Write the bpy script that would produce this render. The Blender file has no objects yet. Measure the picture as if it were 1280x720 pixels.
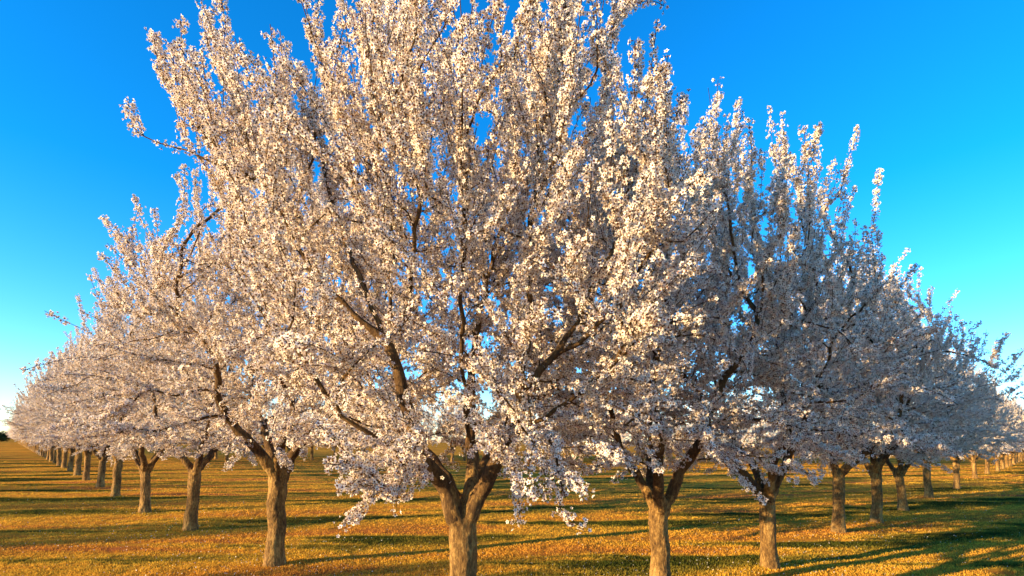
import bpy, math, random
import numpy as np
from mathutils import Vector, noise as mnoise

C = bpy.context.scene.collection
rad = math.radians

# ------------------------------------------------------------------ camera
F, HC, PITCH, ROLL, HOR = 655.0, 1.9, rad(4.0), rad(0.4), 551.0
cam_data = bpy.data.cameras.new('camera')
cam = bpy.data.objects.new('camera', cam_data); C.objects.link(cam)
cam_data.sensor_width = 36.0
cam_data.lens = 36.0 * F / 1280.0
cam_data.clip_start = 0.05; cam_data.clip_end = 6000.0
SHIFT = (HOR - F * math.tan(PITCH)) - 360.0            # pixels the optical axis sits below the picture's middle
cam_data.shift_y = SHIFT / 1280.0
cam.location = (0, 0, HC)
cam.rotation_mode = 'XYZ'
from mathutils import Matrix
rot = Matrix.Rotation(rad(90) + PITCH, 3, 'X') @ Matrix.Rotation(ROLL, 3, 'Z')
cam.rotation_euler = rot.to_euler()
bpy.context.scene.camera = cam
ROT = np.array(rot)

def ray(px, py):
    """world direction of the photograph's pixel (1280 wide)"""
    x = (px - 640.0) / F
    y = -(py - (360.0 + SHIFT)) / F
    d = ROT @ np.array([x, y, -1.0])
    return d
def ground(px, py):
    d = ray(px, py); t = -HC / d[2]
    return np.array([d[0] * t, d[1] * t])
def W(px, py, Y):
    d = ray(px, py); t = Y / d[1]
    return np.array([d[0] * t, Y, HC + d[2] * t])

# ------------------------------------------------------------------ light
SUN_AZ = math.atan2(1.02, 0.50)                # light travels along (sin, cos) of this in the ground plane
SUN_EL = rad(10)
trav = Vector((math.sin(SUN_AZ) * math.cos(SUN_EL), math.cos(SUN_AZ) * math.cos(SUN_EL), -math.sin(SUN_EL)))
sd = bpy.data.lights.new('sun', 'SUN'); sd.energy = 5.0; sd.angle = rad(0.5); sd.color = (1.0, 0.71, 0.37)
sun = bpy.data.objects.new('sun', sd); C.objects.link(sun)
sun.rotation_euler = trav.to_track_quat('-Z', 'Y').to_euler(); sun.location = (-30, -20, 30)

w = bpy.data.worlds.new('World'); bpy.context.scene.world = w; w.use_nodes = True
nt = w.node_tree; nt.nodes.clear()
out = nt.nodes.new('ShaderNodeOutputWorld'); bg = nt.nodes.new('ShaderNodeBackground')
sky = nt.nodes.new('ShaderNodeTexSky'); sky.sky_type = 'NISHITA'; sky.sun_disc = False
sky.sun_elevation = SUN_EL
tosun = -trav
sky.sun_rotation = math.atan2(tosun.x, tosun.y)
sky.altitude = 0; sky.air_density = 1.0; sky.dust_density = 0.0; sky.ozone_density = 3.0
hs = nt.nodes.new('ShaderNodeHueSaturation'); hs.inputs['Saturation'].default_value = 1.25; hs.inputs['Hue'].default_value = 0.5
bg.inputs['Strength'].default_value = 0.055
tint = nt.nodes.new('ShaderNodeMix'); tint.data_type = 'RGBA'; tint.blend_type = 'MULTIPLY'; tint.inputs[0].default_value = 1
tg = nt.nodes.new('ShaderNodeNewGeometry'); sx = nt.nodes.new('ShaderNodeSeparateXYZ'); tr_ = nt.nodes.new('ShaderNodeValToRGB')
tcw = nt.nodes.new('ShaderNodeTexCoord'); nt.links.new(tcw.outputs['Generated'], sx.inputs[0]); nt.links.new(sx.outputs['Z'], tr_.inputs[0])
tr_.color_ramp.elements[0].position = 0.0; tr_.color_ramp.elements[0].color = (.68, .74, 1.0, 1)
tr_.color_ramp.elements[1].position = .40; tr_.color_ramp.elements[1].color = (.08, .67, .86, 1)
sc3 = nt.nodes.new('ShaderNodeVectorMath'); sc3.operation = 'SCALE'; sc3.inputs['Scale'].default_value = 3.5      # the deep, clean blue of this sky
nt.links.new(tr_.outputs[0], sc3.inputs[0]); nt.links.new(sc3.outputs[0], tint.inputs[7])
nt.links.new(sky.outputs[0], hs.inputs['Color']); nt.links.new(hs.outputs[0], tint.inputs[6]); nt.links.new(tint.outputs[2], bg.inputs[0]); nt.links.new(bg.outputs[0], out.inputs[0])

sc = bpy.context.scene
sc.view_settings.view_transform = 'Standard'; sc.view_settings.look = 'None'
sc.view_settings.gamma = 1.0; sc.view_settings.use_curve_mapping = False
sc.view_settings.exposure = 1.5
sc.render.engine = 'CYCLES'
sc.cycles.max_bounces = 6; sc.cycles.diffuse_bounces = 4; sc.cycles.transmission_bounces = 4

# ------------------------------------------------------------------ materials
def mat(name):
    m = bpy.data.materials.new(name); m.use_nodes = True
    n = m.node_tree; n.nodes.clear()
    o = n.nodes.new('ShaderNodeOutputMaterial')
    return m, n, o
def ramp(n, stops, interp='LINEAR'):
    r = n.nodes.new('ShaderNodeValToRGB'); r.color_ramp.interpolation = interp
    e = r.color_ramp.elements
    e[0].position, e[0].color = stops[0][0], (*stops[0][1], 1)
    e[1].position, e[1].color = stops[-1][0], (*stops[-1][1], 1)
    for p, c in stops[1:-1]:
        k = e.new(p); k.color = (*c, 1)
    return r
def noise_node(n, scale, detail=4, rough=0.6, vec=None):
    t = n.nodes.new('ShaderNodeTexNoise'); t.inputs['Scale'].default_value = scale
    t.inputs['Detail'].default_value = detail; t.inputs['Roughness'].default_value = rough
    if vec is not None: n.links.new(vec, t.inputs['Vector'])
    return t
def world_pos(n):
    return n.nodes.new('ShaderNodeNewGeometry').outputs['Position']

def thin_mat(name, stops, scale, transl=0.4, tw=(1, 1, 1)):
    """petal or blade: diffuse both sides with light coming through"""
    m, n, o = mat(name)
    t = noise_node(n, scale, 2, 0.7, world_pos(n))
    r = ramp(n, stops); n.links.new(t.outputs[0], r.inputs[0])
    d = n.nodes.new('ShaderNodeBsdfDiffuse'); tr = n.nodes.new('ShaderNodeBsdfTranslucent')
    mx = n.nodes.new('ShaderNodeMixShader'); mx.inputs[0].default_value = transl
    mul = n.nodes.new('ShaderNodeMix'); mul.data_type = 'RGBA'; mul.blend_type = 'MULTIPLY'; mul.inputs[0].default_value = 1
    n.links.new(r.outputs[0], mul.inputs[6]); mul.inputs[7].default_value = (*tw, 1)
    n.links.new(r.outputs[0], d.inputs[0]); n.links.new(mul.outputs[2], tr.inputs[0])
    n.links.new(d.outputs[0], mx.inputs[1]); n.links.new(tr.outputs[0], mx.inputs[2]); n.links.new(mx.outputs[0], o.inputs[0])
    return m
M_petal = thin_mat('almond_petal', [(0.3, (.84, .68, .54)), (0.46, (.89, .80, .67)), (0.65, (.92, .88, .78))], 24, 0.24, (1, .86, .70))
M_heart = thin_mat('blossom_heart', [(0.35, (.13, .03, .02)), (0.65, (.26, .09, .035))], 30, 0.1)
M_calyx = thin_mat('blossom_calyx', [(0.35, (.13, .035, .025)), (0.65, (.15, .10, .03))], 20, 0.1)

def bark_mat(name, a, b, c):
    m, n, o = mat(name)
    tc = n.nodes.new('ShaderNodeTexCoord'); mp = n.nodes.new('ShaderNodeMapping')
    mp.inputs['Scale'].default_value = (1, 1, .35)
    n.links.new(tc.outputs['Object'], mp.inputs[0])
    big = noise_node(n, 6, 5, .65, mp.outputs[0]); fine = noise_node(n, 42, 6, .75, mp.outputs[0])
    r = ramp(n, [(.36, a), (.49, b), (.62, c)])
    mm = n.nodes.new('ShaderNodeMath'); mm.operation = 'MULTIPLY_ADD'; mm.inputs[1].default_value = .55
    m2 = n.nodes.new('ShaderNodeMath'); m2.operation = 'MULTIPLY'; m2.inputs[1].default_value = .45
    n.links.new(big.outputs[0], m2.inputs[0]); n.links.new(fine.outputs[0], mm.inputs[0]); n.links.new(m2.outputs[0], mm.inputs[2])
    n.links.new(mm.outputs[0], r.inputs[0])
    p = n.nodes.new('ShaderNodeBsdfPrincipled'); p.inputs['Roughness'].default_value = .9
    p.inputs['Specular IOR Level'].default_value = .2
    bp = n.nodes.new('ShaderNodeBump'); bp.inputs['Strength'].default_value = 1; bp.inputs['Distance'].default_value = .035
    n.links.new(fine.outputs[0], bp.inputs['Height']); n.links.new(bp.outputs[0], p.inputs['Normal'])
    n.links.new(r.outputs[0], p.inputs['Base Color']); n.links.new(p.outputs[0], o.inputs[0])
    return m
M_bark = bark_mat('trunk_bark', (.025, .013, .007), (.20, .11, .032), (.52, .32, .095))
M_limb = bark_mat('limb_bark', (.025, .013, .007), (.10, .055, .02), (.24, .14, .05))

# ground: dry grass, bare orange earth and green patches, drawn out along the sun's line, dark stripes painted in as shade
def ground_mix(n):
    pos = world_pos(n)
    mp = n.nodes.new('ShaderNodeMapping'); mp.inputs['Rotation'].default_value = (0, 0, rad(-26)); mp.inputs['Scale'].default_value = (.07, .75, 1)
    n.links.new(pos, mp.inputs[0])
    st = noise_node(n, 1.0, 4, .6, mp.outputs[0])
    pt = noise_node(n, .8, 5, .65, pos); fi = noise_node(n, 9, 6, .75, pos)
    a1 = n.nodes.new('ShaderNodeMath'); a1.operation = 'MULTIPLY_ADD'; a1.inputs[1].default_value = .70
    a2 = n.nodes.new('ShaderNodeMath'); a2.operation = 'MULTIPLY_ADD'; a2.inputs[1].default_value = .16
    a3 = n.nodes.new('ShaderNodeMath'); a3.operation = 'MULTIPLY'; a3.inputs[1].default_value = .14
    n.links.new(fi.outputs[0], a3.inputs[0]); n.links.new(pt.outputs[0], a2.inputs[0]); n.links.new(a3.outputs[0], a2.inputs[2])
    n.links.new(st.outputs[0], a1.inputs[0]); n.links.new(a2.outputs[0], a1.inputs[2])
    sp = n.nodes.new('ShaderNodeSeparateXYZ'); m0 = n.nodes.new('ShaderNodeMapping'); m0.inputs['Rotation'].default_value = (0, 0, rad(-22)); n.links.new(pos, m0.inputs[0])
    n.links.new(m0.outputs[0], sp.inputs[0])
    def M(op, a, b=None, c=None):
        q = n.nodes.new('ShaderNodeMath'); q.operation = op
        for i_, x_ in enumerate((a, b, c)):
            if x_ is None: continue
            if isinstance(x_, (int, float)): q.inputs[i_].default_value = x_
            else: n.links.new(x_, q.inputs[i_])
        return q.outputs[0]
    # green weed strips doubling as painted tree-shadow stripes, wandering a little
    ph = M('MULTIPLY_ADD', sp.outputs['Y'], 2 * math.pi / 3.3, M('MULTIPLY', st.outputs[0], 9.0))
    shade_band = M('SINE', ph)
    return pos, M('MULTIPLY_ADD', shade_band, .080, a1.outputs[0]), fi
m, n, o = mat('orchard_earth')
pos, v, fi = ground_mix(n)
r = ramp(n, [(.38, (.055, .055, .012)), (.43, (.20, .13, .02)), (.47, (.54, .27, .032)), (.58, (.53, .21, .032)), (.68, (.38, .12, .04))])  # darkest stops: green growth and the painted shadow stripes
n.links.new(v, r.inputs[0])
p = n.nodes.new('ShaderNodeBsdfPrincipled'); p.inputs['Roughness'].default_value = 1; p.inputs['Specular IOR Level'].default_value = 0
bp = n.nodes.new('ShaderNodeBump'); bp.inputs['Strength'].default_value = 1; bp.inputs['Distance'].default_value = .12
nf = noise_node(n, 5, 8, .8, pos)
n.links.new(nf.outputs[0], bp.inputs['Height']); n.links.new(bp.outputs[0], p.inputs['Normal'])
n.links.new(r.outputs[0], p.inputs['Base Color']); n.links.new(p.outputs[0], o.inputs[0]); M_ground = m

m, n, o = mat('short_grass')
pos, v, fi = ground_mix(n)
r = ramp(n, [(.38, (.075, .085, .014)), (.44, (.30, .22, .03)), (.48, (.70, .41, .045)), (.66, (.62, .27, .04))])  # blades carry the same painted shadow stripes in their dark olive end
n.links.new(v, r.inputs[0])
d = n.nodes.new('ShaderNodeBsdfDiffuse'); tr = n.nodes.new('ShaderNodeBsdfTranslucent'); mx = n.nodes.new('ShaderNodeMixShader'); mx.inputs[0].default_value = .3
n.links.new(r.outputs[0], d.inputs[0]); n.links.new(r.outputs[0], tr.inputs[0]); n.links.new(d.outputs[0], mx.inputs[1]); n.links.new(tr.outputs[0], mx.inputs[2]); n.links.new(mx.outputs[0], o.inputs[0])
M_grass = m

def project(P):
    P = np.atleast_2d(P); q = (P - np.array([0, 0, HC])) @ ROT
    return 640 + F * q[:, 0] / -q[:, 2], 360 + SHIFT - F * q[:, 1] / -q[:, 2]
# ------------------------------------------------------------------ mesh helpers
def mesh_np(name, verts, loops, sizes, mats, midx=None, smooth=False):
    me = bpy.data.meshes.new(name)
    me.vertices.add(len(verts)); me.vertices.foreach_set('co', np.ascontiguousarray(verts, dtype=np.float32).ravel())
    me.loops.add(len(loops)); me.loops.foreach_set('vertex_index', np.ascontiguousarray(loops, dtype=np.int32))
    sizes = np.asarray(sizes, dtype=np.int32); starts = np.concatenate([[0], np.cumsum(sizes)[:-1]]).astype(np.int32)
    me.polygons.add(len(sizes)); me.polygons.foreach_set('loop_start', starts)
    if midx is not None: me.polygons.foreach_set('material_index', np.asarray(midx, dtype=np.int32))
    me.update(calc_edges=True)
    if smooth: me.polygons.foreach_set('use_smooth', np.ones(len(sizes), dtype=bool))
    for mm_ in mats: me.materials.append(mm_)
    return me

class MB:
    def __init__(s): s.v = []; s.l = []; s.z = []; s.n = 0
    def tube(s, P, R, sides, bump=0.0, freq=6.0, cap=True, seed=0):
        P = np.asarray(P, float); k = len(P)
        if k < 2: return
        T = np.gradient(P, axis=0); T /= np.linalg.norm(T, axis=1)[:, None] + 1e-9
        a = np.array([1., 0, 0]) if abs(T[0][0]) < .8 else np.array([0, 1., 0])
        u = np.cross(T[0], a); u /= np.linalg.norm(u)
        ang = np.arange(sides) * 2 * math.pi / sides
        ca, sa = np.cos(ang), np.sin(ang)
        base = s.n
        for i in range(k):
            u = u - T[i] * np.dot(u, T[i]); u /= np.linalg.norm(u) + 1e-9
            vv = np.cross(T[i], u)
            dirs = ca[:, None] * u + sa[:, None] * vv
            rr = np.full(sides, R[i])
            if bump:
                for j in range(sides):
                    q = Vector(P[i] + dirs[j] * R[i])
                    q.z *= .6
                    rr[j] *= 1 + bump * mnoise.noise(q * freq + Vector((seed, 0, 0))) + bump * .5 * mnoise.noise(q * freq * 2.7)
            s.v.append(P[i] + dirs * rr[:, None]); s.n += sides
        for i in range(k - 1):
            b0 = base + i * sides; b1 = b0 + sides
            for j in range(sides):
                j2 = (j + 1) % sides
                s.l += [b0 + j, b0 + j2, b1 + j2, b1 + j]; s.z.append(4)
        if cap == 2:                                   # closed at the foot as well
            s.v.append(P[:1]); t = s.n; s.n += 1
            for j in range(sides): s.l += [base + (j + 1) % sides, base + j, t]; s.z.append(3)
        if cap:
            s.v.append(P[-1:] + T[-1:] * R[-1] * .6); t = s.n; s.n += 1
            b = base + (k - 1) * sides
            for j in range(sides): s.l += [b + j, b + (j + 1) % sides, t]; s.z.append(3)
    def build(s, name, mats):
        return mesh_np(name, np.concatenate(s.v), s.l, s.z, mats, None, True)

def link(name, me, parent=None):
    ob = bpy.data.objects.new(name, me); C.objects.link(ob)
    if parent: ob.parent = parent
    return ob

# ------------------------------------------------------------------ the tree grower
def resample(P, step):
    P = np.asarray(P, float)
    # Catmull-Rom through the given points
    Q = [P[0]]
    ext = np.vstack([2 * P[0] - P[1], P, 2 * P[-1] - P[-2]])
    for i in range(1, len(ext) - 2):
        p0, p1, p2, p3 = ext[i - 1:i + 3]
        L = np.linalg.norm(p2 - p1); k = max(1, int(round(L / step)))
        for t in (np.arange(1, k + 1) / k):
            Q.append(.5 * ((2 * p1) + (-p0 + p2) * t + (2 * p0 - 5 * p1 + 4 * p2 - p3) * t * t + (-p0 + 3 * p1 - 3 * p2 + p3) * t ** 3))
    return np.array(Q)

def fuse(me, vox):
    """one skin over trunk and the feet of its limbs"""
    ob = bpy.data.objects.new('fusing', me); C.objects.link(ob)
    a = ob.modifiers.new('remesh', 'REMESH'); a.mode = 'VOXEL'; a.voxel_size = vox; a.use_smooth_shade = True
    b = ob.modifiers.new('smooth', 'SMOOTH'); b.iterations = 7; b.factor = .5
    dg = bpy.context.evaluated_depsgraph_get()
    m2 = bpy.data.meshes.new_from_object(ob.evaluated_get(dg), depsgraph=dg)
    bpy.data.objects.remove(ob); m2.name = me.name
    co = np.empty(len(m2.vertices) * 3); m2.vertices.foreach_get('co', co); co = co.reshape(-1, 3)
    no = np.empty(len(m2.vertices) * 3); m2.vertices.foreach_get('normal', no); no = no.reshape(-1, 3)
    dsp = np.array([.006 * mnoise.noise(Vector((c[0] * 22, c[1] * 22, c[2] * 9))) + .004 * mnoise.noise(Vector((c[0] * 55, c[1] * 55, c[2] * 22))) for c in co])
    m2.vertices.foreach_set('co', (co + no * dsp[:, None]).ravel()); m2.update()
    if not m2.materials: m2.materials.append(M_bark)
    return m2

class Tree:
    def __init__(s, seed):
        s.rng = np.random.default_rng(seed); s.P = []; s.par = []; s.limb = []; s.inside = None; s.low = 1.3
    def add(s, p, par, limb):
        s.P.append(np.asarray(p, float)); s.par.append(par); s.limb.append(limb); return len(s.P) - 1
    def path(s, pts, par, limb, step=.12, jit=.012):
        Q = resample(pts, step)
        for q in Q[1:]:
            par = s.add(q + s.rng.normal(0, jit, 3), par, limb)
        return par
    def nearest(s, p, limb=None):
        A = np.array(s.P); d = np.linalg.norm(A - np.asarray(p), axis=1)
        if limb is not None: d[np.array(s.limb) != limb] += 50
        return int(np.argmin(d))
    def colonize(s, attr, infl=1.3, kill=.24, step=.13, iters=90, up=.28, zmin=1.3):
        attr = attr.copy()
        for it in range(iters):
            A = np.array(s.P); lim = np.array(s.limb)
            ok = np.where(lim > 0)[0]
            B = A[ok]
            d2 = ((attr[:, None, :].astype(np.float32) - B[None].astype(np.float32)) ** 2).sum(2)
            near = d2.argmin(1); dm = np.sqrt(d2[np.arange(len(attr)), near])
            keep = dm > kill
            attr = attr[keep]; near = near[keep]; dm = dm[keep]
            sel = dm < infl
            if not sel.any(): infl *= 1.3; 
            if len(attr) == 0: break
            if not sel.any(): continue
            acc = {}
            dirs = (attr - B[near]); dirs /= np.linalg.norm(dirs, axis=1)[:, None]
            for k in np.where(sel)[0]:
                acc.setdefault(near[k], []).append(dirs[k])
            for k, ds in acc.items():
                v = np.mean(ds, 0) + np.array([0, 0, up]) + s.rng.normal(0, .16, 3)
                i = ok[k]
                if s.par[i] >= 0:
                    pd = s.P[i] - s.P[s.par[i]]; v = v + .45 * pd / (np.linalg.norm(pd) + 1e-9)
                v /= np.linalg.norm(v) + 1e-9
                q = s.P[i] + v * step
                if q[2] < zmin: continue
                s.add(q, int(i), s.limb[i])
    def shoots(s, count, lo, hi, env_c, topz, spread=.35, zlow=2.4):
        """long straight upright shoots from the thin wood"""
        kids = np.zeros(len(s.P), int)
        for p in s.par:
            if p >= 0: kids[p] += 1
        lim = np.array(s.limb); A = np.array(s.P)
        tips = np.where((kids == 0) & (lim > 0))[0]
        thin = np.where((lim > 0) & (s.level() < 14))[0]
        n1 = min(len(tips), int(count * .75))
        pick = list(s.rng.permutation(tips)[:n1]) + list(s.rng.choice(thin, max(0, count - n1)))
        for i in pick:
            p = A[i]; L = s.rng.uniform(lo, hi)
            outw = p - env_c; outw[2] *= .3; outw /= np.linalg.norm(outw) + 1e-9
            pd = p - A[s.par[i]]; pd /= np.linalg.norm(pd) + 1e-9
            hfr = np.clip((p[2] - zlow) / 1.6, 0, 1)
            upw = np.array([0, 0, 1.]) * (.5 + 1.1 * hfr) - np.array([0, 0, .35]) * (1 - hfr)
            v = .5 * pd + upw + spread * outw * (1.3 - .8 * hfr) + s.rng.normal(0, .24, 3)
            v /= np.linalg.norm(v)
            if p[2] > zlow and hfr < .99: L *= .8
            if p[2] < zlow: L *= .55
            k = max(2, int(L / .1)); par = int(i); q = p.copy()
            bend = s.rng.normal(0, .05, 3) + np.array([0, 0, .04 * hfr - .05 * (1 - hfr)])
            for j in range(k):
                v = v + bend + s.rng.normal(0, .035, 3); v /= np.linalg.norm(v)
                q = q + v * (L / k)
                if q[2] < s.low: break
                if s.inside is not None and j > 1 and not s.inside(q): break
                par = s.add(q, par, s.limb[i])
    def level(s):
        """nodes beyond each node, longest way to a tip"""
        lv = np.zeros(len(s.P), int)
        for i in range(len(s.P) - 1, 0, -1):
            p = s.par[i]
            if p >= 0: lv[p] = max(lv[p], lv[i] + 1)
        return lv
    def radii(s, tip=.0035, trunk=.125, e=2.35):
        n = len(s.P); a = np.zeros(n); kids = np.zeros(n, int)
        for i in range(n - 1, -1, -1):
            if a[i] == 0: a[i] = tip ** e
            p = s.par[i]
            if p >= 0: a[p] += a[i]
        r = a ** (1 / e)
        for i in range(n): r[i] += 0
        # bring the scaffold in line with the wanted trunk radius, leave the twigs alone
        lim = np.array(s.limb)
        top = r[lim > 0].max()
        want = trunk * .74
        g = math.log(want / tip) / math.log(top / tip)
        r = tip * (r / tip) ** g
        A = np.array(s.P); dist = np.zeros(n)
        for i in range(1, n):
            p = s.par[i]
            if lim[i] > 0 and p >= 0: dist[i] = dist[p] + np.linalg.norm(A[i] - A[p])
        f = .50 + .50 * np.exp(-dist / .7)
        w_ = np.clip((r - .012) / .02, 0, 1)
        r = r * (1 - w_ + w_ * f)
        s.dist = dist
        return r
    def wood(s, name, trunk_r, sides_big=9, min_r=0.0, flare=.5, together=False, crook=.12):
        """returns [('trunk', mesh), ('limb', mesh)...]"""
        r = s.radii(trunk=trunk_r); n = len(s.P); A = np.array(s.P); lim = np.array(s.limb)
        s.r = r
        kids = [[] for _ in range(n)]
        for i in range(1, n):
            if s.par[i] >= 0: kids[s.par[i]].append(i)
        # trunk: nodes with limb 0
        tr = np.where(lim == 0)[0]
        mb = MB(); Pt = A[tr]; Q = resample(Pt, .05)
        h = np.linspace(0, 1, len(Q))
        R = trunk_r * (1 + flare * np.exp(-h * 8) - .06 * np.sin(h * 3.1) - .10 * np.exp(-((1 - h) / .10) ** 2))
        mb.tube(Q, R, 22, .12, 6.0, 2, s.rng.uniform(0, 50))
        stubs = []
        for k_ in sorted(set(lim[lim > 0])):
            nodes = []
            i = next((c for c in range(n) if lim[c] == k_ and s.par[c] >= 0 and lim[s.par[c]] == 0), None)
            if i is None: continue
            nodes = [s.par[i], i]; c = i
            while kids[c] and len(nodes) < 5:
                c = max(kids[c], key=lambda q: r[q]); nodes.append(c)
            rs_ = [trunk_r * .42] + [min(max(r[c] * 1.03, trunk_r * (.54 - .05 * q_)), trunk_r * .72) for q_, c in enumerate(nodes[1:])]
            rs_[-1] = r[nodes[-1]] * .9
            pp_ = resample(A[nodes], .05); mb.tube(pp_, np.interp(np.linspace(0, 1, len(pp_)), np.linspace(0, 1, len(rs_)), rs_), 16, .12, 7, 2, s.rng.uniform(0, 50))
        # burrs and pruning scars
        for q_ in range(5):
            k = s.rng.integers(len(Q) // 3, len(Q)); an = s.rng.uniform(0, 6.28)
            dv = np.array([math.cos(an), math.sin(an), .2]); b0 = Q[k] + dv * R[k] * .75
            mb.tube([b0, b0 + dv * trunk_r * .22, b0 + dv * trunk_r * .34], [trunk_r * .32, trunk_r * .24, trunk_r * .1], 8, .2, 12, 2)
        outp = [('trunk', fuse(mb.build(name + '_trunk', [M_bark]), .013 if trunk_r < .2 else .02))]
        mbs = {}
        for i in range(n):
            p = s.par[i]
            if lim[i] == 0 or p < 0: continue
            main = max(kids[p], key=lambda c: r[c]) if lim[p] == lim[i] else None
            if main == i: continue
            # start of a chain
            ch = [p, i]; c = i
            while kids[c]:
                c = max(kids[c], key=lambda q: r[q]); ch.append(c)
            pts = A[ch]; rr = r[ch].copy(); rr[0] = rr[1]
            if lim[p] == 0:
                for q_ in range(min(4, len(rr))): rr[q_] = min(max(rr[q_], trunk_r * (.50 - .05 * q_)), trunk_r * (.38 if q_ == 0 else .68))
            keep = rr >= min_r
            pts = pts[keep]; rr = rr[keep]
            if len(pts) < 2: continue
            b = mbs.setdefault(0 if together else lim[i], MB())
            big = rr.max() > .03
            if big:
                pts2 = resample(pts, .07)
                x0 = np.linspace(0, 1, len(pts)); rr = np.interp(np.linspace(0, 1, len(pts2)), x0, rr); pts = pts2
            b.tube(pts, rr, sides_big + 3 if big else (5 if rr.max() > .012 else 3), .14 if big else 0, 9, rr[-1] > .006, s.rng.uniform(0, 50))
        for k in sorted(mbs):
            outp.append(('limb' if not together else 'branches', mbs[k].build(name + '_limb', [M_limb])))
        return outp
    def blossom_sites(s, count, rmax=.017, clump=.75, zlo=0):
        A = np.array(s.P); n = len(A); par = np.array(s.par); r = s.r
        idx = np.where((par >= 0) & (r < rmax) & (np.array(s.limb) > 0))[0]
        a = A[par[idx]]; b = A[idx]; L = np.linalg.norm(b - a, axis=1)
        wgt = L * (1.0 - .35 * (r[idx] / rmax))
        # clumps: some stretches bare, some crowded
        cl = np.array([mnoise.noise(Vector(q * 2.6)) for q in b])
        wgt *= np.clip(1 + clump * 1.6 * cl, .12, 3)
        nc = count // 4
        k = s.rng.choice(len(idx), nc, p=wgt / wgt.sum())
        t = s.rng.random(nc)[:, None]
        c = a[k] * (1 - t) + b[k] * t; ax = b[k] - a[k]; ax /= np.linalg.norm(ax, axis=1)[:, None] + 1e-9
        c = np.repeat(c, 4, 0); ax = np.repeat(ax, 4, 0)
        N = len(c)
        rd = s.rng.normal(0, 1, (N, 3)); rd -= ax * (rd * ax).sum(1)[:, None] * .75
        rd /= np.linalg.norm(rd, axis=1)[:, None]
        off = s.rng.uniform(.012, .045, N)[:, None]
        pos = c + rd * off + s.rng.normal(0, .010, (N, 3))
        nrm = rd + s.rng.normal(0, .35, (N, 3)); nrm /= np.linalg.norm(nrm, axis=1)[:, None]
        return pos, nrm

def frames(nrm, rng):
    N = len(nrm); a = rng.normal(0, 1, (N, 3))
    u = np.cross(nrm, a); u /= np.linalg.norm(u, axis=1)[:, None] + 1e-9
    v = np.cross(nrm, u)
    return u, v

def flower_mesh(name, pos, nrm, rng, size=.0205, lod=0):
    """five open petals, a red-brown heart and a calyx; lod 1: four-point petals, lod 2: no heart"""
    N = len(pos); u, v = frames(nrm, rng)
    T = []; F_ = []; MI = []
    T.append((0, 0, 0))
    for k in range(5):
        a = k * 2 * math.pi / 5
        def pt(r_, da, z): T.append((r_ * math.cos(a + da), r_ * math.sin(a + da), z))
        i0 = len(T)
        if lod == 0:
            pt(.52, -.50, .10); pt(.92, -.36, .24); pt(1.0, 0, .20); pt(.92, .36, .24); pt(.52, .50, .10)
            F_.append((0, i0, i0 + 1, i0 + 2, i0 + 3, i0 + 4)); MI.append(0)
        else:
            pt(.66, -.52, .16); pt(1.02, 0, .26); pt(.66, .52, .16)
            F_.append((0, i0, i0 + 1, i0 + 2)); MI.append(0)
    if lod < 2:
        i0 = len(T)
        for k in range(5):
            a = k * 2 * math.pi / 5 + .6; T.append((.34 * math.cos(a), .34 * math.sin(a), .13))
        F_.append(tuple(range(i0, i0 + 5))); MI.append(1)
        i0 = len(T)
        for k in range(3):
            a = k * 2 * math.pi / 3; T.append((.25 * math.cos(a), .25 * math.sin(a), -.03))
        T.append((0, 0, -.9))
        for k in range(3): F_.append((i0 + k, i0 + 3, i0 + (k + 1) % 3)); MI.append(2)
    T = np.array(T)
    sz = size * rng.uniform(.72, 1.15, N)
    cup = np.where(rng.random(N) < .22, rng.uniform(3.0, 5.0, N), rng.uniform(.4, 2.2, N))
    flat = np.where(cup > 2.5, .6, 1.0)
    tz = T[:, 2][None] * np.where(T[:, 2] > 0.05, 1.0, 1.0)
    z = np.where(T[None, :, 2] > 0.0, T[None, :, 2] * cup[:, None], T[None, :, 2])
    xy = np.ones_like(z); xy = np.where((np.abs(T[:, 0]) + np.abs(T[:, 1]) > .4)[None, :], flat[:, None], 1.0)
    V = pos[:, None, :] + sz[:, None, None] * (u[:, None, :] * (T[None, :, 0] * xy)[..., None] + v[:, None, :] * (T[None, :, 1] * xy)[..., None] + nrm[:, None, :] * z[..., None])
    lt = np.concatenate([np.array(f) for f in F_]); st = [len(f) for f in F_]
    loops = (lt[None, :] + (np.arange(N) * len(T))[:, None]).ravel()
    return mesh_np(name, V.reshape(-1, 3), loops, np.tile(st, N), [M_petal, M_heart, M_calyx], np.tile(MI, N))

def env_points(rng, n, prof, cx, cy, sx=1.0, sy=1.0, hollow=.25):
    zs = np.array([p[0] for p in prof]); rs = np.array([p[1] for p in prof])
    out_ = []
    while len(out_) < n:
        z = rng.uniform(zs[0], zs[-1]); R = np.interp(z, zs, rs)
        if rng.random() > (R / rs.max()) ** 1.4: continue
        rr = R * math.sqrt(rng.uniform(hollow ** 2, 1)); a = rng.uniform(0, 2 * math.pi)
        k = 1 + .16 * math.sin(3 * a + z) + .1 * math.sin(5 * a - 2 * z)
        out_.append((cx(z) + rr * k * math.cos(a) * sx, cy(z) + rr * k * math.sin(a) * sy, z))
    return np.array(out_)

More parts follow.
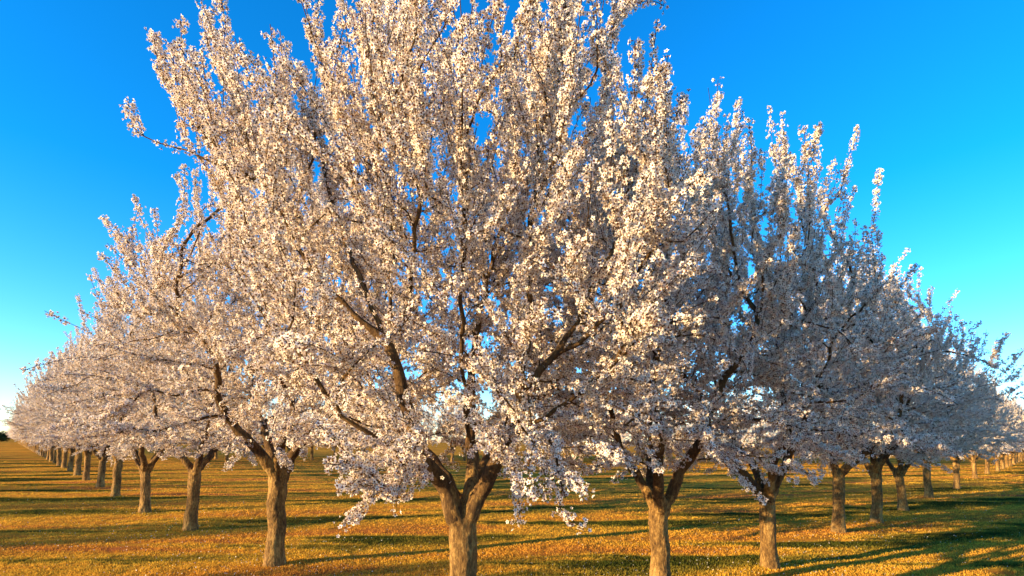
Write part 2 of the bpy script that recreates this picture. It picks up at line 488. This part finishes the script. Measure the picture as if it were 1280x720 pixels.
def generic_tree(seed, name, nfl, lod, height=6.7, R=2.15, fork=1.15, trunk=.125, nlimb=4, lean=(0, 0), size=.0205, natt=640, nsh=820, together=False, min_r=0.0):
    t = Tree(seed); g = t.rng
    lx, ly = lean
    base = t.add((0, 0, -.12), -1, 0); last = base
    for z in np.linspace(.05, fork, 7):
        last = t.add((lx * z + g.normal(0, .008), ly * z + g.normal(0, .008), z), last, 0)
    topc = t.P[last].copy()
    a0 = g.uniform(0, 6.28)
    for k in range(nlimb):
        a = a0 + k * 2 * math.pi / nlimb + g.normal(0, .25)
        tilt = g.uniform(.55, .8); d = np.array([math.cos(a), math.sin(a)])
        zz = [0, .35, .85, 1.5, 2.2, 2.9]; rr = [0, .28 * tilt / .65, .62 * tilt / .65, .95 * tilt / .65, 1.15 * tilt / .65, 1.25 * tilt / .65]
        pts = [topc - np.array([0, 0, .06 + .05 * k])]
        sw = g.normal(0, .10, (6, 2))
        for j in range(1, 6):
            pts.append(np.array([topc[0] + d[0] * rr[j] + sw[j][0] * j * .4, topc[1] + d[1] * rr[j] + sw[j][1] * j * .4, topc[2] + zz[j] * g.uniform(.9, 1.1)]))
        t.path(pts, last - (1 if k % 2 else 0), k + 1)
    prof = [(1.4, R * .6), (1.7, R * .92), (2.3, R * 1.02), (3.3, R), (4.2, R * .86), (5.0, R * .66), (height - .9, R * .42)]
    at = env_points(g, natt, prof, lambda z: lx * z, lambda z: ly * z)
    at = np.vstack([at, env_points(g, natt // 4, [(1.75, .6), (2.2, 1.2), (3.4, 1.3), (4.4, .9)], lambda z: lx * z, lambda z: ly * z, 1, 1, 0)])
    t.colonize(at, kill=.26)
    t.shoots(nsh, .35, .95, np.array([lx * 2, ly * 2, 2.0]), height)
    parts = t.wood(name, trunk, min_r=min_r, together=together)
    pos_, nrm = t.blossom_sites(nfl)
    parts.append(('blossoms', flower_mesh(name + '_blossoms', pos_, nrm, g, size, lod)))
    return parts

def make(parts, name='almond_tree'):
    e = bpy.data.objects.new(name, None); C.objects.link(e); e.empty_display_size = .3
    for nm, me in parts: link(nm, me, e)
    return e
def dup(src):
    e = src.copy(); C.objects.link(e)
    for ch in list(src.children):
        c = ch.copy(); C.objects.link(c); c.parent = e
    return e
def tag(o_, label, cat=None, group=None, kind=None):
    if label: o_['label'] = label
    if cat: o_['category'] = cat
    if group: o_['group'] = group
    if kind: o_['kind'] = kind

#==TREES==
# ------------------------------------------------------------------ the big central tree, limbs where the photograph has them
MX, MY = W(578, 640, 4.6)[0], 4.6
t = Tree(7)
last = t.add((MX, MY, -.12), -1, 0)
for z, px in ((.1, 577), (.35, 579), (.6, 580), (.85, 580), (1.08, 579), (1.24, 580)):
    q = W(px, 600, MY); last = t.add((q[0], MY, z), last, 0)
fk = t.P[last]
def L(pts, limb, par=None, back=.08):
    st = fk - np.array([0, 0, back]) if par is None else t.P[par]
    P3 = [st] + [W(px, py, MY + dy) for px, py, dy in pts]
    return t.path(P3, last if par is None else par, limb)
L([(556, 606, -.10), (532, 580, -.22), (515, 530, -.28), (503, 480, -.30), (486, 432, -.30), (452, 352, -.20), (415, 250, .0), (390, 150, .15)], 1, back=.16)
L([(590, 600, .10), (592, 560, .25), (588, 500, .35), (596, 420, .45), (612, 340, .5), (640, 230, .5), (650, 130, .5)], 2, back=.04)
L([(606, 606, -.05), (624, 575, -.15), (634, 545, -.22), (655, 485, -.30), (690, 448, -.35), (738, 372, -.3), (775, 285, -.1), (790, 180, .1)], 3, back=.12)
L([(560, 600, .25), (530, 565, .6), (480, 520, 1.0), (430, 470, 1.4), (380, 400, 1.6), (350, 320, 1.7)], 4, back=.10)
L([(600, 590, .35), (640, 530, .8), (700, 470, 1.2), (760, 400, 1.5), (800, 320, 1.6)], 5, back=.10)
def S(near, limb, pts):
    a = W(*near[:2], MY + near[2]); i = t.nearest(a, limb)
    return L(pts, limb, i)
S((486, 432, -.3), 1, [(455, 400, -.35), (400, 350, -.4), (368, 296, -.35), (342, 236, -.3), (290, 214, -.3), (235, 190, -.3), (195, 178, -.3), (168, 158, -.3)])
S((486, 432, -.3), 1, [(488, 380, -.35), (490, 330, -.4), (486, 250, -.45), (470, 150, -.45), (455, 60, -.4)])
S((486, 432, -.3), 1, [(508, 395, -.45), (515, 340, -.6), (522, 250, -.7), (520, 130, -.7)])
S((342, 236, -.3), 1, [(318, 180, -.2), (285, 110, -.1), (262, 60, -.1)])
S((290, 214, -.3), 1, [(240, 150, -.25), (208, 100, -.2), (196, 74, -.2)])
S((535, 580, -.22), 1, [(500, 566, -.5), (468, 548, -.7), (430, 520, -.8), (395, 470, -.9), (340, 400, -.9)])
S((592, 560, .25), 2, [(580, 470, -.2), (575, 400, -.5), (580, 300, -.8), (583, 200, -.9)])
S((655, 485, -.3), 3, [(662, 400, -.5), (658, 320, -.6), (672, 200, -.6), (690, 90, -.5)])
S((690, 448, -.35), 3, [(735, 420, -.6), (790, 350, -.8), (830, 280, -.8), (850, 200, -.7)])
S((634, 545, -.22), 3, [(680, 520, -.5), (740, 480, -.7), (800, 420, -.8)])
# low sprays of blossom hanging in front of the field
SPR = []
SPR.append(S((515, 566, -.3), 1, [(520, 590, -.65), (500, 600, -.8), (478, 604, -.85), (458, 630, -.9), (430, 660, -.92)]))
SPR.append(S((500, 566, -.3), 1, [(505, 592, -.9), (500, 612, -.95), (497, 636, -.95)]))
SPR.append(S((530, 575, -.3), 1, [(528, 596, -.6), (518, 604, -.7), (510, 618, -.72)]))
SPR.append(S((640, 530, -.3), 3, [(638, 548, -.6), (640, 580, -.85), (648, 615, -.9), (647, 652, -.92)]))
SPR.append(S((655, 500, -.3), 3, [(662, 540, -.8), (680, 590, -1.0), (692, 625, -1.05)]))
SPR.append(S((680, 520, -.5), 3, [(690, 560, -.9), (703, 610, -1.0), (705, 645, -1.0), (726, 660, -1.0)]))
prof = [(1.5, 1.5), (1.75, 2.35), (2.4, 2.65), (3.3, 2.7), (4.1, 2.6), (4.7, 2.3), (5.2, 1.8), (5.55, 1.1)]
at = env_points(t.rng, 1700, prof, lambda z: MX + .12, lambda z: MY + .25, 1.0, .78, .15)
inner = env_points(t.rng, 330, [(1.7, .7), (2.1, 1.3), (3.0, 1.5), (3.6, 1.3)], lambda z: MX, lambda z: MY + .35, 1.0, 1.0, 0)
at = np.vstack([at[:1500], inner])
def in_crown(p, m=0):
    x, y = project(p); x, y = x[0], y[0]
    lf = np.interp(y, [-250, 0, 80, 170, 260, 380, 480, 560, 610], [330, 262, 215, 235, 262, 270, 300, 350, 440])
    rt = np.interp(y, [-250, 0, 100, 200, 350, 480, 560, 610], [700, 800, 850, 868, 890, 850, 800, 715])
    return lf - m < x < rt + m
at = np.array([p for p in at if in_crown(p, -15) and not (p[2] > 4.6 and t.rng.random() < .5) and not (p[0] < MX - 1.25 and p[2] > 3.9 and t.rng.random() < .5)])
t.inside = lambda p: in_crown(p, 28)
t.low = 1.5
t.colonize(at, kill=.27, zmin=1.45)
t.shoots(1500, .35, 1.05, np.array([MX, MY, 2.0]), 6.9)
parts = t.wood('central', .128)
pos_, nrm = t.blossom_sites(180000)
# extra crowding on the hanging sprays
ex = []
for tip in SPR:
    i = tip
    while i >= 0 and t.P[i][2] < 1.95:
        ex += [t.P[i] + t.rng.normal(0, .028, 3) for _ in range(9)]; i = t.par[i]
ex = np.array(ex); nx = t.rng.normal(0, 1, ex.shape); nx[:, 1] -= .8; nx /= np.linalg.norm(nx, axis=1)[:, None]
pos_ = np.vstack([pos_, ex]); nrm = np.vstack([nrm, nx])
off0 = np.array([MX, MY, 0])
bl = flower_mesh('central_blossoms', pos_, nrm, t.rng, .0195, 1)
parts.append(('blossoms', bl))
for _, me in parts: me.transform(Matrix.Translation((-MX, -MY, 0)))
T0 = make(parts); T0.location = (MX, MY, 0)
tag(T0, 'nearest and largest almond tree in the middle, low blossom sprays hanging beside its forked trunk', 'almond tree', 'blossoming almond trees')

# ------------------------------------------------------------------ tree kinds for the rows
kinds = {}
kinds['r1'] = generic_tree(21, 'rowa', 105000, 1, 6.7, 2.1, 1.12, .125, 4, (.02, 0))
kinds['a'] = generic_tree(33, 'rowb', 92000, 1, 6.6, 2.1, 1.2, .125, 4, (.0, .02))
kinds['b'] = generic_tree(45, 'rowc', 92000, 1, 6.7, 2.1, 1.1, .12, 5, (-.05, 0))
kinds['c'] = generic_tree(58, 'rowd', 88000, 1, 6.5, 2.05, 1.25, .125, 3, (.04, .02))
kinds['f'] = generic_tree(71, 'rowe', 30000, 2, 6.7, 2.1, 1.15, .125, 4, (0, 0), .029, 360, 330, True, .006)
kinds['g'] = generic_tree(83, 'rowf', 30000, 2, 6.5, 2.1, 1.2, .125, 4, (.02, 0), .029, 360, 330, True, .006)
protos = {}
GR = 'blossoming almond trees'
ORD = 'first second third fourth fifth sixth seventh eighth ninth tenth eleventh twelfth thirteenth fourteenth fifteenth sixteenth'.split()
prs = random.Random(5)
def plant(kind, x, y, rz, s=1.0, tilt=(0, 0), label='', group=GR):
    if kind not in protos: protos[kind] = make(kinds[kind]); o_ = protos[kind]
    else: o_ = dup(protos[kind])
    o_.location = (x, y, 0); o_.scale = (s, s, s * prs.uniform(.97, 1.04)); o_.rotation_euler = (tilt[0], tilt[1], rz)
    tag(o_, label, 'almond tree', group)
    return o_

# left row, foot positions read off the photograph
def hor(px): return HOR + (px - 640) * math.tan(ROLL)
left = [(343, 706), (238, 662), (181, 639), (144, 620), (125, 609)]
for k in range(5, 56):
    v_ = 1 / (.0062 + .0025 * k); x = 10 + v_ * 1.83
    left.append((x, hor(x) + v_))
LROW = []
for i, (px, py) in enumerate(left):
    gx, gy = ground(px, py)
    if i < 6: kd = ['a', 'c', 'b', 'a', 'b', 'c'][i]
    elif i < 12: kd = 'abc'[i % 3]
    else: kd = 'fg'[i % 2]
    desc = {0: 'almond tree just left of the central tree, its thick trunk lit on the left side',
            1: 'almond tree with a Y fork, second from the central tree in the left row'}
    if i in desc: lab = desc[i]
    elif i < 14: lab = ORD[i] + ' almond tree from the central tree along the sunlit left row'
    else: lab = 'tiny distant almond tree at the far left end of the sunlit left row'
    plant(kd, gx, gy, prs.uniform(0, 6.28), prs.uniform(.96, 1.12), (rad(prs.uniform(-1.5, 1.5)), rad(prs.uniform(-3, 0))), lab, GR if i < 14 else 'distant almond trees ending the left row')
right = [(826, 742), (962, 709), (1048, 665), (1096, 652), (1129, 637), (1161, 622), (1196, 611), (1219, 598), (1234, 592)]
for k in range(9, 24):
    v_ = 1 / (.0272 + .0025 * (k - 8)); x = 1327 - v_ * 2.37
    right.append((x, hor(x) + v_))
for i, (px, py) in enumerate(right):
    gx, gy = ground(px, py)
    kd = ['r1', 'b', 'c', 'a', 'b', 'c'][i] if i < 6 else ('abc'[i % 3] if i < 10 else 'fg'[i % 2])
    desc = {0: 'almond tree just right of the central tree, limbs splitting in a wide V',
            1: 'almond tree with a dark topped trunk, second from the central tree rightwards',
            2: 'almond tree whose trunk leans left, third from the central tree in the right row'}
    if i in desc: lab = desc[i]
    elif i < 14: lab = ORD[i] + ' almond tree from the central tree along the shaded right row'
    else: lab = 'small almond tree crowded into the far right end of the right row'
    tl = {2: -6, 3: -3}.get(i, prs.uniform(-3, 1))
    plant(kd, gx, gy, prs.uniform(0, 6.28) if i else 2.2, [1.0, .98, .98, .96, .95, .94][i] if i < 6 else prs.uniform(.86, .95), (0, rad(tl)), lab, GR if i < 14 else 'distant almond trees ending the right row')
# the orchard block goes on behind the open strip
for r_ in range(3):
    y = 43 + r_ * 6
    for k in range(int(-y * .62 / 4.6), int(y * .66 / 4.6) + 1):
        x = k * 4.6 + prs.uniform(-.3, .3)
        if abs(x - (-.4)) > (y - 4.6) * .82: continue
        plant('fg'[(k + r_) % 2], x, y + prs.uniform(-.3, .3), prs.uniform(0, 6.28), prs.uniform(.95, 1.08), (0, 0),
              'almond tree of the far block beyond the open strip', 'almond trees of the far block')
# dark evergreen far off at the left edge
g = np.random.default_rng(3); bx, by = ground(2, 552)
pp = g.normal(0, 1, (2600, 3)); pp /= np.linalg.norm(pp, axis=1)[:, None]; pp *= (g.random(2600) ** .4)[:, None] * np.array([3.4, 2.6, 2.2])
pp[:, 2] += 2.2 + .5 * np.sin(pp[:, 0] * 2)
M_ever = thin_mat('evergreen_leaf', [(.35, (.02, .03, .01)), (.6, (.06, .07, .02))], .8, .2)
u, v2 = frames(pp / 3, g); sz = g.uniform(.18, .4, len(pp))[:, None]
V = np.stack([pp - u * sz, pp - v2 * sz * .5, pp + u * sz, pp + v2 * sz * .5], 1).reshape(-1, 3)
e_ = bpy.data.objects.new('evergreen_bush', None); C.objects.link(e_); e_.location = (bx, by, 0)
link('foliage', mesh_np('bush_foliage', V, np.arange(4 * len(pp)), np.full(len(pp), 4), [M_ever]), e_)
mb = MB(); mb.tube([(0, 0, -.2), (.1, 0, 1.0), (0, .1, 2.4)], [.22, .17, .08], 9, .1, 5); link('trunk', mb.build('bush_trunk', [M_limb]), e_)
tag(e_, 'small dark evergreen bush on the horizon at the far left edge', 'bush')
#==END TREES==

# neighbouring block to the left of the picture: its long shadows reach the open ground
ld = np.array(ground(34, 555)) - np.array(ground(343, 706)); ld /= np.linalg.norm(ld)
nl = np.array([-ld[1], ld[0]]); nl = nl if nl[0] < 0 else -nl
b0 = ground(343, 706) + nl * 27
for k in range(-2, 14):
    q = b0 + ld * (k * 6.4 + prs.uniform(-.5, .5)) + nl * prs.uniform(-.5, .5)
    plant('abc'[k % 3], q[0], q[1], prs.uniform(0, 6.28), prs.uniform(.9, 1.0), (0, 0), 'almond tree of the neighbouring block, standing out of the picture to the left', 'almond trees of the neighbouring block')

# ------------------------------------------------------------------ ground sheet
def axis(lo, hi, fine_lo, fine_hi, step):
    a = list(np.arange(fine_lo, fine_hi, step)); x = fine_hi; s_ = step
    while x < hi: a.append(x); s_ *= 1.22; x += s_
    a.append(hi); x = fine_lo - step; s_ = step; b = []
    while x > lo: b.append(x); s_ *= 1.22; x -= s_
    b.append(lo)
    return np.array(b[::-1] + a)
xs = axis(-2500, 2500, -22, 30, .14); ys = axis(-300, 4500, 3, 34, .14)
def gh(x, y):
    h = 0.035 * mnoise.noise(Vector((x * .5, y * .5, 0))) + .018 * mnoise.noise(Vector((x * 2.1, y * 2.1, 3))) + .012 * mnoise.noise(Vector((x * 5, y * 5, 7)))
    return h
Z = np.zeros((len(ys), len(xs)))
for j, y in enumerate(ys):
    if y < 0 or y > 60: continue
    for i, x in enumerate(xs):
        if -40 < x < 50: Z[j, i] = gh(x, y)
X_, Y_ = np.meshgrid(xs, ys)
V = np.stack([X_, Y_, Z], -1).reshape(-1, 3)
nx_, ny_ = len(xs), len(ys)
ii = (np.arange(ny_ - 1)[:, None] * nx_ + np.arange(nx_ - 1)[None]).ravel()
lp = np.stack([ii, ii + 1, ii + nx_ + 1, ii + nx_], 1).ravel()
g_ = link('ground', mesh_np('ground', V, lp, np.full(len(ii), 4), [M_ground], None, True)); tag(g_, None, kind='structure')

# ------------------------------------------------------------------ short grass
rng = np.random.default_rng(11)
def grass(NT):
    # even density in the picture rather than on the ground
    px = rng.uniform(-60, 1340, NT); vv = rng.uniform(26 ** .8, 200 ** .8, NT) ** 1.25
    P = np.array([ground(a, HOR + b) for a, b in zip(px, vv)])
    dist = P[:, 1]
    dens = np.array([mnoise.noise(Vector((p[0] * .5, p[1] * 1.2, 0))) + .6 * mnoise.noise(Vector((p[0] * 2.3, p[1] * 2.3, 4))) for p in P])
    P = P[dens > -.55]; 
    n = len(P); nb = 4
    P = np.repeat(P, nb, 0); d = P[:, 1]
    N = len(P)
    P = P + rng.normal(0, .02, (N, 2)) * (1 + d[:, None] * .06)
    hgt = rng.uniform(.012, .040, N) * (1 + d * .012); wd = rng.uniform(.0025, .005, N) * (1 + d * .09)
    az = rng.uniform(0, 6.28, N); tl = rng.uniform(.1, .9, N); ta = rng.uniform(0, 6.28, N)
    z0 = np.array([gh(p[0], p[1]) if (0 < p[1] < 60 and -40 < p[0] < 50) else 0 for p in P]) - .006
    A = np.stack([P[:, 0], P[:, 1], z0], 1)
    s1 = np.stack([np.cos(az), np.sin(az), 0 * az], 1) * wd[:, None]
    tp = np.stack([np.cos(ta) * np.sin(tl) * hgt, np.sin(ta) * np.sin(tl) * hgt, np.cos(tl) * hgt], 1)
    V = np.stack([A - s1, A + s1, A + tp * .6 + s1 * .7, A + tp], 1).reshape(-1, 3)
    lp = np.arange(4 * N)
    return mesh_np('short_grass', V, lp, np.full(N, 4), [M_grass])
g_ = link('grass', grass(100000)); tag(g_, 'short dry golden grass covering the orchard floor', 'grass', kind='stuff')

# ------------------------------------------------------------------ fallen petals
def petals(N):
    px = rng.uniform(-40, 1320, N); vv = rng.uniform(30 ** .8, 200 ** .8, N) ** 1.25
    P = np.array([ground(a, HOR + b) for a, b in zip(px, vv)])
    d_ = np.array([min((o_.location.x - p[0]) ** 2 + (o_.location.y - p[1]) ** 2 for o_ in NEAR) ** .5 for p in P])
    P = P[rng.random(N) < np.clip(1.15 - d_ / 3.2, .05, 1)]
    n = len(P); z = np.array([gh(p[0], p[1]) for p in P]) + rng.uniform(.005, .04, n)
    c = np.stack([P[:, 0], P[:, 1], z], 1); nr = rng.normal(0, .45, (n, 3)); nr[:, 2] = 1; nr /= np.linalg.norm(nr, axis=1)[:, None]
    u, v2 = frames(nr, rng); s_ = (rng.uniform(.006, .010, n) * (1 + P[:, 1] * .015))[:, None]
    V = np.stack([c - u * s_, c - v2 * s_ * .8, c + u * s_, c + v2 * s_ * .8 + nr * s_ * .3], 1).reshape(-1, 3)
    return mesh_np('fallen_petals', V, np.arange(4 * n), np.full(n, 4), [M_petal])
NEAR = [o_ for o_ in C.objects if o_.type == 'EMPTY' and o_.get('category') == 'almond tree' and o_.location.y < 30 and abs(o_.location.x) < 25]
g_ = link('fallen_petals', petals(9000)); tag(g_, 'pale petals scattered on the ground under the trees', 'petals', kind='stuff')
